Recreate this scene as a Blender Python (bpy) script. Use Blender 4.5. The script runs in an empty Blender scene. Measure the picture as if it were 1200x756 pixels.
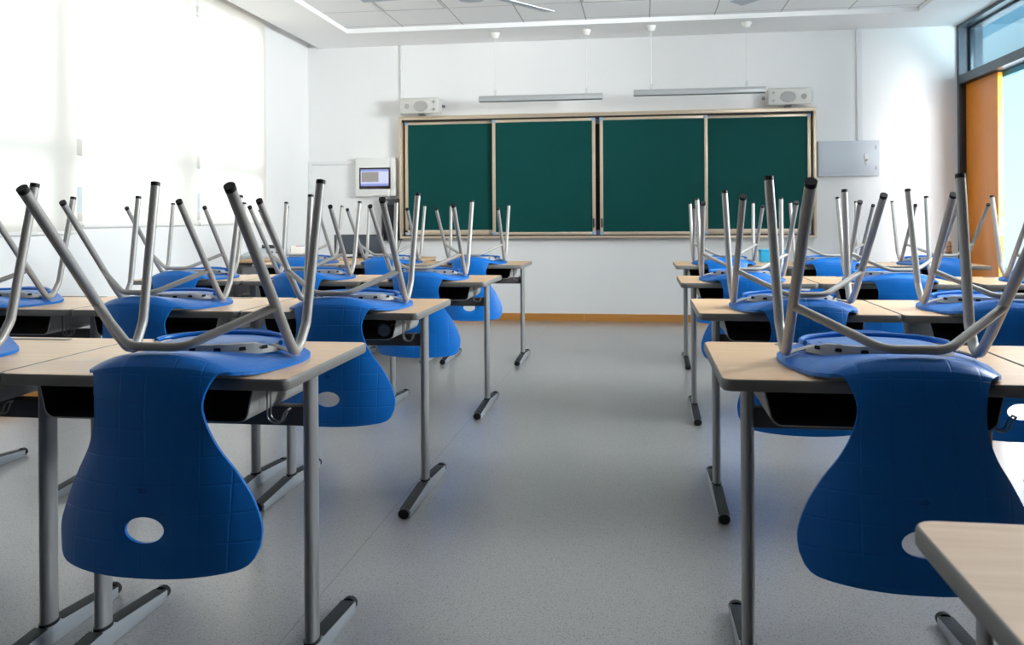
import bpy, bmesh, math, random
from mathutils import Vector, Matrix
random.seed(7)
PI = math.pi
scene = bpy.context.scene
COL = scene.collection

# ------------------------------------------------------------------ materials
def mat(name, color, rough=0.5, metal=0.0, coat=0.0, spec=0.5):
    m = bpy.data.materials.new(name); m.use_nodes = True
    b = m.node_tree.nodes['Principled BSDF']
    b.inputs['Base Color'].default_value = (*color, 1)
    b.inputs['Roughness'].default_value = rough
    b.inputs['Metallic'].default_value = metal
    b.inputs['Specular IOR Level'].default_value = spec
    if coat: b.inputs['Coat Weight'].default_value = coat
    return m
def nodes(m): return m.node_tree.nodes, m.node_tree.links, m.node_tree.nodes['Principled BSDF']
def noise_bump(m, scale, strength, dist=0.002, detail=3):
    n, l, b = nodes(m)
    tc = n.new('ShaderNodeTexCoord'); t = n.new('ShaderNodeTexNoise'); bp = n.new('ShaderNodeBump')
    t.inputs['Scale'].default_value = scale; t.inputs['Detail'].default_value = detail
    bp.inputs['Strength'].default_value = strength; bp.inputs['Distance'].default_value = dist
    l.new(tc.outputs['Object'], t.inputs['Vector']); l.new(t.outputs['Fac'], bp.inputs['Height'])
    l.new(bp.outputs['Normal'], b.inputs['Normal'])
    return m
def mathn(n, l, op, a, b=None, c=None):
    x = n.new('ShaderNodeMath'); x.operation = op
    for i, v in enumerate((a, b, c)):
        if v is None: continue
        if isinstance(v, (int, float)): x.inputs[i].default_value = v
        else: l.new(v, x.inputs[i])
    return x.outputs[0]
def mixc(n, l, fac, a, b):
    x = n.new('ShaderNodeMix'); x.data_type = 'RGBA'
    for s, v in ((x.inputs[0], fac), (x.inputs[6], a), (x.inputs[7], b)):
        if isinstance(v, tuple): s.default_value = (*v, 1)
        elif isinstance(v, (int, float)): s.default_value = v
        else: l.new(v, s)
    return x.outputs[2]

M = {}
# blue moulded plastic with an engraved square grid
m = mat('blue_plastic', (0.005, 0.155, 0.56), 0.34, spec=0.3); n, l, b = nodes(m)
uv = n.new('ShaderNodeUVMap'); sep = n.new('ShaderNodeSeparateXYZ'); l.new(uv.outputs[0], sep.inputs[0])
def gl(o):
    f = mathn(n, l, 'FRACT', mathn(n, l, 'DIVIDE', o, 0.062)); d = mathn(n, l, 'ABSOLUTE', mathn(n, l, 'SUBTRACT', f, 0.5))
    return mathn(n, l, 'SMOOTH_MIN', mathn(n, l, 'MULTIPLY', d, 22.0), 1.0, 0.4)
h = mathn(n, l, 'MINIMUM', gl(sep.outputs[0]), gl(sep.outputs[1]))
tc = n.new('ShaderNodeTexCoord'); t = n.new('ShaderNodeTexNoise'); t.inputs['Scale'].default_value = 900; t.inputs['Detail'].default_value = 2
l.new(tc.outputs['Object'], t.inputs['Vector'])
hh = mathn(n, l, 'MULTIPLY_ADD', t.outputs['Fac'], 0.12, h)
bp = n.new('ShaderNodeBump'); bp.inputs['Strength'].default_value = 0.5; bp.inputs['Distance'].default_value = 0.0014
l.new(hh, bp.inputs['Height']); l.new(bp.outputs['Normal'], b.inputs['Normal'])
t2 = n.new('ShaderNodeTexNoise'); t2.inputs['Scale'].default_value = 14; t2.inputs['Detail'].default_value = 5
l.new(tc.outputs['Object'], t2.inputs['Vector'])
l.new(mathn(n, l, 'MULTIPLY_ADD', t2.outputs['Fac'], 0.16, 0.28), b.inputs['Roughness'])
M['blue'] = m
M['plate'] = noise_bump(mat('pale_blue_plastic', (0.035, 0.17, 0.50), 0.42), 300, 0.1)
# silver painted tube
M['tube'] = noise_bump(mat('silver_tube', (0.42, 0.41, 0.39), 0.45, 0.25), 700, 0.05)
M['strip'] = mat('grey_strip', (0.40, 0.40, 0.39), 0.5)
M['black'] = noise_bump(mat('black_rubber', (0.010, 0.010, 0.011), 0.5, spec=0.3), 400, 0.1)
M['hole'] = mat('black_slot', (0.006, 0.006, 0.006), 0.8)
# pale wood laminate
m = mat('wood_laminate', (0.6, 0.45, 0.31), 0.32, spec=0.5); n, l, b = nodes(m)
tc = n.new('ShaderNodeTexCoord'); mp = n.new('ShaderNodeMapping'); mp.inputs['Scale'].default_value = (1.2, 22, 6)
oi = n.new('ShaderNodeObjectInfo'); cmb = n.new('ShaderNodeCombineXYZ')
l.new(mathn(n, l, 'MULTIPLY', oi.outputs['Random'], 9.0), cmb.inputs[0]); l.new(mathn(n, l, 'MULTIPLY', oi.outputs['Random'], 31.0), cmb.inputs[1])
va = n.new('ShaderNodeVectorMath'); va.operation = 'ADD'
l.new(tc.outputs['Object'], mp.inputs['Vector']); l.new(mp.outputs[0], va.inputs[0]); l.new(cmb.outputs[0], va.inputs[1])
t = n.new('ShaderNodeTexNoise'); t.inputs['Scale'].default_value = 2.2; t.inputs['Detail'].default_value = 6; t.inputs['Distortion'].default_value = 0.5
l.new(va.outputs[0], t.inputs['Vector'])
cr = n.new('ShaderNodeValToRGB'); cr.color_ramp.elements[0].position = 0.3; cr.color_ramp.elements[1].position = 0.7
cr.color_ramp.elements[0].color = (0.76, 0.48, 0.26, 1); cr.color_ramp.elements[1].color = (0.86, 0.60, 0.37, 1)
l.new(t.outputs['Fac'], cr.inputs[0]); l.new(cr.outputs[0], b.inputs['Base Color'])
M['wood'] = m
M['edge'] = noise_bump(mat('grey_edge_band', (0.215, 0.21, 0.20), 0.45), 250, 0.15)
M['steel'] = noise_bump(mat('grey_painted_steel', (0.30, 0.305, 0.31), 0.38, 0.35), 500, 0.06)
M['footside'] = noise_bump(mat('grey_foot_side', (0.33, 0.36, 0.39), 0.4, 0.3), 500, 0.06)
m = mat('ribbed_black_tread', (0.016, 0.019, 0.021), 0.5, spec=0.25); n, l, b = nodes(m)
tc = n.new('ShaderNodeTexCoord'); w = n.new('ShaderNodeTexWave'); w.inputs['Scale'].default_value = 60; w.bands_direction = 'X'
bp = n.new('ShaderNodeBump'); bp.inputs['Strength'].default_value = 0.4; bp.inputs['Distance'].default_value = 0.002
l.new(tc.outputs['Object'], w.inputs['Vector']); l.new(w.outputs['Fac'], bp.inputs['Height']); l.new(bp.outputs['Normal'], b.inputs['Normal'])
M['tread'] = m
M['traygrey'] = noise_bump(mat('tray_grey', (0.36, 0.36, 0.355), 0.45), 300, 0.08)
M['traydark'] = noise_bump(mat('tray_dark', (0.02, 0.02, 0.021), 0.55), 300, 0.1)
M['beam'] = noise_bump(mat('beam_dark_grey', (0.085, 0.082, 0.08), 0.5), 300, 0.08)
M['wire'] = mat('steel_wire', (0.25, 0.25, 0.25), 0.35, 0.8)
# setting
m = mat('wall_paint', (0.83, 0.835, 0.83), 0.7); n, l, b = nodes(m)
tc = n.new('ShaderNodeTexCoord'); t = n.new('ShaderNodeTexNoise'); t.inputs['Scale'].default_value = 1.1; t.inputs['Detail'].default_value = 4
l.new(tc.outputs['Object'], t.inputs['Vector'])
l.new(mixc(n, l, t.outputs['Fac'], (0.90, 0.90, 0.90), (0.86, 0.862, 0.855)), b.inputs['Base Color'])
t3 = n.new('ShaderNodeTexNoise'); t3.inputs['Scale'].default_value = 120; l.new(tc.outputs['Object'], t3.inputs['Vector'])
bp = n.new('ShaderNodeBump'); bp.inputs['Strength'].default_value = 0.06; bp.inputs['Distance'].default_value = 0.003
l.new(t3.outputs['Fac'], bp.inputs['Height']); l.new(bp.outputs['Normal'], b.inputs['Normal'])
M['wall'] = m
M['lowbounce'] = noise_bump(mat('low_bounce_wall', (0.10, 0.09, 0.085), 0.8), 60, 0.1)  # unseen near walls coloured dark to cut bounce light
M['soffit'] = noise_bump(mat('soffit_white', (0.93, 0.93, 0.93), 0.75), 120, 0.05)
M['trimwhite'] = noise_bump(mat('white_trunking', (0.80, 0.81, 0.81), 0.45), 200, 0.04)
# ceiling tiles
m = mat('ceiling_tiles', (0.84, 0.85, 0.86), 0.8); n, l, b = nodes(m)
tc = n.new('ShaderNodeTexCoord'); sep = n.new('ShaderNodeSeparateXYZ'); l.new(tc.outputs['Object'], sep.inputs[0])
def tl(o, off):
    f = mathn(n, l, 'FRACT', mathn(n, l, 'DIVIDE', mathn(n, l, 'SUBTRACT', o, off), 0.627))
    d = mathn(n, l, 'SUBTRACT', 0.5, mathn(n, l, 'ABSOLUTE', mathn(n, l, 'SUBTRACT', f, 0.5)))
    return mathn(n, l, 'LESS_THAN', d, 0.009)
ln = mathn(n, l, 'MAXIMUM', tl(sep.outputs[0], -0.538), tl(sep.outputs[1], 8.02))
t = n.new('ShaderNodeTexNoise'); t.inputs['Scale'].default_value = 60; l.new(tc.outputs['Object'], t.inputs['Vector'])
l.new(mixc(n, l, ln, mixc(n, l, t.outputs['Fac'], (0.92, 0.925, 0.93), (0.88, 0.89, 0.895)), (0.42, 0.43, 0.44)), b.inputs['Base Color'])
M['tiles'] = m
# speckled sheet vinyl floor with welded seams along the room
m = mat('speckled_vinyl', (0.5, 0.5, 0.5), 0.34, coat=1.0)
m.node_tree.nodes['Principled BSDF'].inputs['Coat Roughness'].default_value = 0.25; n, l, b = nodes(m)
tc = n.new('ShaderNodeTexCoord'); sep = n.new('ShaderNodeSeparateXYZ'); l.new(tc.outputs['Object'], sep.inputs[0])
f = mathn(n, l, 'FRACT', mathn(n, l, 'DIVIDE', mathn(n, l, 'ADD', sep.outputs[0], 0.958), 2.1))
d = mathn(n, l, 'SUBTRACT', 0.5, mathn(n, l, 'ABSOLUTE', mathn(n, l, 'SUBTRACT', f, 0.5)))
seam = mathn(n, l, 'LESS_THAN', d, 0.0011)
v1 = n.new('ShaderNodeTexVoronoi'); v1.inputs['Scale'].default_value = 130; l.new(tc.outputs['Object'], v1.inputs['Vector'])
v2 = n.new('ShaderNodeTexVoronoi'); v2.inputs['Scale'].default_value = 120; l.new(tc.outputs['Object'], v2.inputs['Vector'])
wn = n.new('ShaderNodeTexNoise'); wn.inputs['Scale'].default_value = 190; wn.inputs['Detail'].default_value = 4; l.new(tc.outputs['Object'], wn.inputs['Vector'])
big = n.new('ShaderNodeTexNoise'); big.inputs['Scale'].default_value = 1.3; big.inputs['Detail'].default_value = 5; l.new(tc.outputs['Object'], big.inputs['Vector'])
sc = n.new('ShaderNodeSeparateColor'); l.new(v2.outputs['Color'], sc.inputs[0])
dark = mathn(n, l, 'MULTIPLY', mathn(n, l, 'LESS_THAN', v2.outputs['Distance'], 0.24), mathn(n, l, 'GREATER_THAN', sc.outputs[0], 0.5))
sc1 = n.new('ShaderNodeSeparateColor'); l.new(v1.outputs['Color'], sc1.inputs[0])
base = mixc(n, l, mathn(n, l, 'MULTIPLY_ADD', wn.outputs['Fac'], 1.6, -0.3), (0.105, 0.103, 0.104), (0.42, 0.412, 0.414))
base = mixc(n, l, mathn(n, l, 'MULTIPLY', sc1.outputs[0], 0.25), base, (0.38, 0.37, 0.355))
base = mixc(n, l, mathn(n, l, 'MULTIPLY', big.outputs['Fac'], 0.25), base, (0.19, 0.187, 0.182))
base = mixc(n, l, mathn(n, l, 'MULTIPLY', dark, 0.85), base, (0.05, 0.05, 0.055))
base = mixc(n, l, mathn(n, l, 'MULTIPLY', seam, 0.7), base, (0.14, 0.13, 0.12))
l.new(base, b.inputs['Base Color'])
bp = n.new('ShaderNodeBump'); bp.inputs['Strength'].default_value = 0.12; bp.inputs['Distance'].default_value = 0.001
l.new(wn.outputs['Fac'], bp.inputs['Height']); l.new(bp.outputs['Normal'], b.inputs['Normal'])
M['floor'] = m
def woodish(name, c1, c2, sx=(3, 3, 30), rough=0.35):
    m = mat(name, c1, rough); n, l, b = nodes(m)
    tc = n.new('ShaderNodeTexCoord'); mp = n.new('ShaderNodeMapping'); mp.inputs['Scale'].default_value = sx
    t = n.new('ShaderNodeTexNoise'); t.inputs['Scale'].default_value = 1.5; t.inputs['Detail'].default_value = 5
    l.new(tc.outputs['Object'], mp.inputs[0]); l.new(mp.outputs[0], t.inputs['Vector'])
    l.new(mixc(n, l, t.outputs['Fac'], c1, c2), b.inputs['Base Color'])
    return m
M['skirt'] = woodish('orange_wood_skirting', (0.62, 0.29, 0.07), (0.50, 0.21, 0.045), (2, 8, 30))
M['door'] = woodish('orange_door_wood', (0.80, 0.27, 0.022), (0.68, 0.215, 0.018), (8, 8, 1.2))
M['dooredge'] = woodish('pale_door_edge', (0.78, 0.34, 0.05), (0.72, 0.30, 0.04), (8, 8, 1.2))
M['deskbrown'] = woodish('warm_desk_top', (0.66, 0.42, 0.22), (0.55, 0.34, 0.17), (1.5, 12, 8))
M['frame'] = noise_bump(mat('dark_slate_frame', (0.045, 0.062, 0.08), 0.32, 0.3), 300, 0.04)
M['jamb'] = mat('shaded_jamb', (0.012, 0.010, 0.009), 0.5)  # reveal painted black in place of the shade inside it
M['winframe'] = mat('white_window_frame', (0.62, 0.62, 0.60), 0.4)
m = mat('window_glass', (1, 1, 1), 0.02); n, l, b = nodes(m)
n.remove(b); tr = n.new('ShaderNodeBsdfTransparent'); gs = n.new('ShaderNodeBsdfGlossy'); mx = n.new('ShaderNodeMixShader')
lw = n.new('ShaderNodeLayerWeight'); lw.inputs[0].default_value = 0.25
gs.inputs['Roughness'].default_value = 0.02; tr.inputs[0].default_value = (0.96, 0.975, 0.97, 1)
l.new(mathn(n, l, 'MULTIPLY', lw.outputs['Fresnel'], 0.6), mx.inputs[0]); l.new(tr.outputs[0], mx.inputs[1]); l.new(gs.outputs[0], mx.inputs[2])
l.new(mx.outputs[0], n['Material Output'].inputs[0]); M['glass'] = m
m = M['glass'].copy(); m.name = 'tinted_glass'; m.node_tree.nodes['Transparent BSDF'].inputs[0].default_value = (0.86, 0.97, 1.0, 1); M['tinted'] = m
# translucent roller blind cloth
m = bpy.data.materials.new('blind_cloth'); m.use_nodes = True; n = m.node_tree.nodes; l = m.node_tree.links
n.remove(n['Principled BSDF'])
df = n.new('ShaderNodeBsdfDiffuse'); ts = n.new('ShaderNodeBsdfTranslucent'); mx = n.new('ShaderNodeMixShader')
df.inputs[0].default_value = (0.82, 0.80, 0.76, 1); ts.inputs[0].default_value = (0.97, 0.93, 0.87, 1); mx.inputs[0].default_value = 0.5
tc = n.new('ShaderNodeTexCoord'); w = n.new('ShaderNodeTexNoise'); w.inputs['Scale'].default_value = 500; bp = n.new('ShaderNodeBump')
bp.inputs['Strength'].default_value = 0.05; l.new(tc.outputs['Object'], w.inputs['Vector']); l.new(w.outputs['Fac'], bp.inputs['Height'])
l.new(bp.outputs['Normal'], df.inputs['Normal'])
l.new(df.outputs[0], mx.inputs[1]); l.new(ts.outputs[0], mx.inputs[2]); l.new(mx.outputs[0], n['Material Output'].inputs[0])
M['blind'] = m
# chalkboard
m = mat('green_chalkboard', (0.004, 0.062, 0.055), 0.7, spec=0.15); n, l, b = nodes(m)
tc = n.new('ShaderNodeTexCoord'); t = n.new('ShaderNodeTexNoise'); t.inputs['Scale'].default_value = 2.5; t.inputs['Detail'].default_value = 6
l.new(tc.outputs['Object'], t.inputs['Vector'])
l.new(mixc(n, l, t.outputs['Fac'], (0.002, 0.058, 0.050), (0.003, 0.074, 0.070)), b.inputs['Base Color'])
M['board'] = m
M['champ'] = noise_bump(mat('champagne_aluminium', (0.68, 0.56, 0.42), 0.38, 0.35), 200, 0.03)
M['dkbrown'] = mat('dark_brown_back', (0.016, 0.011, 0.009), 0.6)
M['bluegrey'] = mat('blue_grey_plastic', (0.36, 0.45, 0.62), 0.45)
M['lampgrey'] = noise_bump(mat('lamp_grey', (0.50, 0.52, 0.52), 0.4, 0.2), 200, 0.03)
M['lampdark'] = mat('lamp_dark', (0.12, 0.14, 0.16), 0.4, 0.3)
M['white'] = noise_bump(mat('white_plastic', (0.84, 0.84, 0.81), 0.4), 200, 0.02)
M['spk'] = noise_bump(mat('speaker_white', (0.66, 0.65, 0.61), 0.45), 250, 0.04)
M['grille'] = noise_bump(mat('speaker_grille', (0.42, 0.42, 0.40), 0.6), 900, 0.5)
M['cab'] = noise_bump(mat('cabinet_grey', (0.60, 0.645, 0.69), 0.42), 200, 0.03)
M['fan'] = noise_bump(mat('fan_blade_grey', (0.55, 0.60, 0.66), 0.4, 0.2), 200, 0.02)
M['darkgrey'] = noise_bump(mat('dark_grey_plastic', (0.035, 0.036, 0.04), 0.4), 250, 0.04)
M['midgrey'] = noise_bump(mat('mid_grey_panel', (0.22, 0.225, 0.235), 0.45), 200, 0.04)
M['cyan'] = noise_bump(mat('cyan_plastic', (0.03, 0.42, 0.75), 0.35), 200, 0.03)
M['red'] = mat('red_print', (0.7, 0.04, 0.05), 0.5)
M['screen_off'] = mat('dark_glossy_screen', (0.06, 0.075, 0.10), 0.12)
M['brownwood'] = woodish('brown_wood', (0.50, 0.22, 0.08), (0.36, 0.15, 0.05), (20, 20, 3))
M['bottle'] = mat('smoky_plastic', (0.05, 0.055, 0.06), 0.12)
M['overhang'] = noise_bump(mat('blue_overhang', (0.10, 0.42, 0.62), 0.6), 60, 0.05)
M['exterior'] = noise_bump(mat('pale_paving', (0.72, 0.78, 0.80), 0.8), 40, 0.1)
def emis(name, c, s):
    m = mat(name, (0.02, 0.02, 0.02), 0.2); b = m.node_tree.nodes['Principled BSDF']
    b.inputs['Emission Color'].default_value = (*c, 1); b.inputs['Emission Strength'].default_value = s
    return m
M['lcd'] = emis('lcd_lavender', (0.60, 0.63, 0.88), 0.75)
M['lcdblue'] = emis('lcd_blue', (0.28, 0.36, 0.85), 0.6)
M['lcdgrey'] = emis('lcd_grey', (0.36, 0.34, 0.32), 0.6)
M['bezel'] = mat('brown_black_bezel', (0.03, 0.022, 0.02), 0.2)

# ------------------------------------------------------------------ mesh tools
class MB:
    def __init__(s): s.v = []; s.f = []; s.mi = []; s.mats = []
    def mid(s, m):
        if m not in s.mats: s.mats.append(m)
        return s.mats.index(m)
    def add(s, vs, fs, m):
        o = len(s.v); k = s.mid(m)
        s.v += [tuple(v) for v in vs]
        for f in fs: s.f.append([i + o for i in f]); s.mi.append(k)
        return s
    def bm(s, b, m):
        b.verts.ensure_lookup_table(); b.verts.index_update()
        r = s.add([v.co for v in b.verts], [[v.index for v in f.verts] for f in b.faces], m); b.free(); return r
    def box(s, x0, x1, y0, y1, z0, z1, m, bev=0.0, seg=2):
        b = bmesh.new(); bmesh.ops.create_cube(b, size=1)
        for v in b.verts:
            v.co = Vector(((x0 + x1) / 2 + v.co.x * (x1 - x0), (y0 + y1) / 2 + v.co.y * (y1 - y0), (z0 + z1) / 2 + v.co.z * (z1 - z0)))
        if bev: bmesh.ops.bevel(b, geom=b.edges[:], offset=bev, segments=seg, profile=0.5, affect='EDGES')
        return s.bm(b, m)
    def tube(s, pts, r, m, seg=12, ry=None, cap=True, up=None):
        pts = [Vector(p) for p in pts]; N = len(pts); ry = ry or r
        tang = []
        for i in range(N):
            a = pts[max(i - 1, 0)]; c = pts[min(i + 1, N - 1)]; tang.append((c - a).normalized())
        t0 = tang[0]; u = Vector(up) if up else (Vector((1, 0, 0)) if abs(t0.x) < 0.8 else Vector((0, 1, 0)))
        u = (u - t0 * u.dot(t0)).normalized(); vs = []; fs = []
        for i in range(N):
            if i:
                q = tang[i - 1].rotation_difference(tang[i]); u = q @ u
            w = tang[i].cross(u)
            for k in range(seg):
                a = 2 * PI * k / seg; vs.append(pts[i] + u * (r * math.cos(a)) + w * (ry * math.sin(a)))
        for i in range(N - 1):
            for k in range(seg):
                k2 = (k + 1) % seg; fs.append([i * seg + k, i * seg + k2, (i + 1) * seg + k2, (i + 1) * seg + k])
        if cap: fs += [list(range(seg))[::-1], list(range((N - 1) * seg, N * seg))]
        return s.add(vs, fs, m)
    def lathe(s, prof, m, c=(0, 0, 0), axis='z', seg=20, sx=1, sy=1):
        vs = []; fs = []
        for (r, z) in prof:
            for k in range(seg):
                a = 2 * PI * k / seg; p = (r * math.cos(a) * sx, r * math.sin(a) * sy, z)
                if axis == 'y': p = (p[0], p[2], p[1])
                if axis == 'x': p = (p[2], p[0], p[1])
                vs.append((p[0] + c[0], p[1] + c[1], p[2] + c[2]))
        for i in range(len(prof) - 1):
            for k in range(seg):
                k2 = (k + 1) % seg; fs.append([i * seg + k, i * seg + k2, (i + 1) * seg + k2, (i + 1) * seg + k])
        fs.append(list(range(seg))[::-1]); fs.append([(len(prof) - 1) * seg + k for k in range(seg)])
        b = bmesh.new(); bv = [b.verts.new(v) for v in vs]
        for f in fs:
            try: b.faces.new([bv[i] for i in f])
            except ValueError: pass
        bmesh.ops.remove_doubles(b, verts=b.verts, dist=1e-6); bmesh.ops.recalc_face_normals(b, faces=b.faces)
        return s.bm(b, m)
    def prism(s, poly, z0, z1, m, axis='z', bev=0.0):
        n_ = len(poly)
        def P(p, z):
            if axis == 'z': return (p[0], p[1], z)
            if axis == 'x': return (z, p[0], p[1])
            return (p[0], z, p[1])
        b = bmesh.new(); lo = [b.verts.new(P(p, z0)) for p in poly]; hi = [b.verts.new(P(p, z1)) for p in poly]
        b.faces.new(lo[::-1]); b.faces.new(hi)
        for i in range(n_): b.faces.new([lo[i], lo[(i + 1) % n_], hi[(i + 1) % n_], hi[i]])
        bmesh.ops.recalc_face_normals(b, faces=b.faces)
        if bev: bmesh.ops.bevel(b, geom=b.edges[:], offset=bev, segments=2, profile=0.5, affect='EDGES')
        return s.bm(b, m)
    def build(s, name, parent=None, angle=35, kind=None):
        me = bpy.data.meshes.new(name); me.from_pydata(s.v, [], s.f)
        for m in s.mats: me.materials.append(m)
        me.polygons.foreach_set('material_index', s.mi)
        me.polygons.foreach_set('use_smooth', [True] * len(s.f))
        me.set_sharp_from_angle(angle=math.radians(angle)); me.update()
        o = bpy.data.objects.new(name, me); COL.objects.link(o)
        if parent: o.parent = parent
        if kind: o['kind'] = kind
        return o
def rrect(x0, x1, y0, y1, r, seg=5):
    out = []
    for cx, cy, a0 in ((x1 - r, y1 - r, 0), (x0 + r, y1 - r, 90), (x0 + r, y0 + r, 180), (x1 - r, y0 + r, 270)):
        for k in range(seg + 1):
            a = math.radians(a0 + 90 * k / seg); out.append((cx + r * math.cos(a), cy + r * math.sin(a)))
    return out
def fillet(pts, rad, seg=7):
    pts = [Vector(p) for p in pts]; out = [pts[0]]
    for i in range(1, len(pts) - 1):
        a = (pts[i - 1] - pts[i]); c = (pts[i + 1] - pts[i]); la, lc = a.length, c.length; a.normalize(); c.normalize()
        ang = a.angle(c); R = rad[i - 1] if isinstance(rad, (list, tuple)) else rad
        d = min(R / math.tan(ang / 2), la * 0.9, lc * 0.9); R = d * math.tan(ang / 2)
        p0 = pts[i] + a * d; p1 = pts[i] + c * d; bis = (a + c).normalized(); ctr = pts[i] + bis * (R / math.sin(ang / 2))
        v0 = p0 - ctr; v1 = p1 - ctr; full = v0.angle(v1); ax = v0.cross(v1).normalized()
        for k in range(seg + 1): out.append(ctr + Matrix.Rotation(full * k / seg, 3, ax) @ v0)
    out.append(pts[-1]); return out
def thing(name, label, cat, loc=(0, 0, 0), rz=0, group=None):
    o = bpy.data.objects.new(name, None); COL.objects.link(o); o.location = loc; o.rotation_euler = (0, 0, rz)
    o.empty_display_size = 0.1; o['label'] = label; o['category'] = cat
    if group: o['group'] = group
    return o
def tag(o, label, cat, group=None):
    o['label'] = label; o['category'] = cat
    if group: o['group'] = group
    return o
def dup(root, loc, rz, label, group=None):
    r = root.copy(); COL.objects.link(r); r.location = loc; r.rotation_euler = (0, 0, rz); r['label'] = label
    if group: r['group'] = group
    for ch in list(root.children):
        c = ch.copy(); COL.objects.link(c); c.parent = r
        for g in list(ch.children):
            d = g.copy(); COL.objects.link(d); d.parent = c
    return r

# ------------------------------------------------------------------ dimensions (metres)
XL, XR, YW, YB, ZC = -3.738, 3.192, 9.464, -2.6, 3.052
DW, DD, DH = 0.737, 0.604, 0.76

# ------------------------------------------------------------------ setting
MB().box(XL - 0.3, XR + 0.3, YB - 0.2, YW + 0.2, -0.1, 0, M['floor']).build('floor', kind='structure')
MB().box(XL - 0.3, XR + 0.05, YW, YW + 0.2, 0, 3.5, M['wall']).build('wall_front', kind='structure')
MB().box(XL - 0.3, XR + 0.3, YB - 0.2, YB, 0, 3.5, M['lowbounce']).build('wall_back', kind='structure')
WY0, WY1, WZ0, WZ1 = 3.62, 8.19, 1.12, 3.0
w = MB()
w.box(XL - 0.24, XL, YB, YW, 0, WZ0, M['wall']); w.box(XL - 0.24, XL, WY1, YW, WZ0, 3.5, M['wall'])
w.box(XL - 0.24, XL, YB, 2.2, WZ0, 3.5, M['lowbounce']); w.box(XL - 0.24, XL, 2.2, WY0, WZ0, 3.5, M['wall']); w.box(XL - 0.24, XL, WY0, WY1, WZ1, 3.5, M['wall'])  # near stretch above the sill kept dark against bounce light
w.build('wall_left', kind='structure')
DY0, DY1 = 7.72, 9.405            # doorway with transom above, from the near jamb to the corner jamb
w = MB()
RY0, RY1, RZ0, RZ1 = 3.2, 6.2, 1.9, 2.98
w.box(XR, XR + 0.24, YB, 2.2, 0, 3.5, M['lowbounce']); w.box(XR, XR + 0.24, 2.2, RY0, 0, 3.5, M['wall']); w.box(XR, XR + 0.24, RY1, DY0, 0, 3.5, M['wall']); w.box(XR, XR + 0.24, RY0, RY1, 0, RZ0, M['wall']); w.box(XR, XR + 0.24, RY0, RY1, RZ1, 3.5, M['wall']); w.box(XR, XR + 0.24, DY0, YW, 3.10, 3.5, M['wall'])  # dark near stretch limits bounce; opening holds the added windows
w.build('wall_right', kind='structure')
SX0, SX1, SY0, SY1 = -3.02, 2.605, -0.9, 8.74
w = MB()
w.box(-3.6, SX0, YB, YW, ZC, 3.3, M['soffit']); w.box(SX1, XR, YB, YW, ZC, 3.3, M['soffit'])
w.box(SX0, SX1, SY1, YW, ZC, 3.3, M['soffit']); w.box(SX0, SX1, YB, SY0, ZC, 3.3, M['soffit'])
w.build('trim_1', kind='structure')
MB().box(SX0, SX1, SY0, SY1, ZC + 0.045, 3.3, M['tiles']).build('ceiling', kind='structure')
MB().box(XL - 0.3, XR + 0.3, YB - 0.2, YW + 0.2, 3.3, 3.5, M['soffit']).build('ceiling_slab', kind='structure')
w = MB(); xs = [XL, -3.0, -0.62, 1.5, XR]
for a, c in zip(xs[:-1], xs[1:]): w.prism([(YW - 0.016, 0), (YW, 0), (YW, 0.078), (YW - 0.010, 0.078), (YW - 0.016, 0.072)], a + 0.001, c - 0.001, M['skirt'], 'x')
w.build('baseboard_front', kind='structure')
MB().box(XL, XL + 0.014, YB, YW - 0.016, 0, 0.078, M['skirt']).build('baseboard_left', kind='structure')
MB().box(XR - 0.014, XR, YB, DY0 - 0.06, 0, 0.078, M['skirt']).build('baseboard_right', kind='structure')
# surface trunking on the front wall
t1 = MB(); t1.prism([(-3.735, 0.8), (-3.70, 0.8), (-3.70, 1.735), (-3.735, 1.77)], YW - 0.02, YW, M['trimwhite'], 'y')
t1.prism([(-3.735, 1.77), (-3.70, 1.735), (-3.165, 1.735), (-3.165, 1.77)], YW - 0.0201, YW, M['trimwhite'], 'y')
t1.build('trim_2', kind='structure')
MB().box(-2.655, -2.625, YW - 0.02, YW, 2.26, ZC, M['trimwhite'], 0.003).build('trim_3', kind='structure')
MB().box(2.205, 2.26, YW - 0.03, YW, 1.9, ZC, M['trimwhite'], 0.004).build('trim_4', kind='structure')
# windows in the left wall
for i, (a, c) in enumerate(((3.62, 5.12), (5.25, 6.70), (6.76, 8.19))):
    fr = MB(); X0, X1 = XL - 0.17, XL - 0.11
    fr.box(X0, X1, a, a + 0.07, WZ0, WZ1, M['winframe'], 0.004); fr.box(X0, X1, c - 0.07, c, WZ0, WZ1, M['winframe'], 0.004)
    fr.box(X0, X1, a + 0.07, c - 0.07, WZ0, WZ0 + 0.06, M['winframe'], 0.004); fr.box(X0, X1, a + 0.07, c - 0.07, WZ1 - 0.06, WZ1, M['winframe'], 0.004)
    fr.box(X0, X1, a + 0.07, c - 0.07, 1.58, 1.69, M['winframe'], 0.004); mid = (a + c) / 2
    fr.box(X0, X1, mid - 0.03, mid + 0.03, 1.69, WZ1 - 0.06, M['winframe'], 0.004)
    o = fr.build('window_%d' % (i + 1), kind='structure')
    g = MB(); g.box(X0 + 0.027, X0 + 0.033, a + 0.07, c - 0.07, WZ0 + 0.06, WZ1 - 0.06, M['glass']); g.build('pane', o)
pr = MB()
for a, c in ((5.12, 5.25), (6.70, 6.76)): pr.box(XL - 0.24, XL - 0.11, a, c, WZ0, WZ1, M['winframe'])
pr.build('trim_5', kind='structure')
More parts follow.
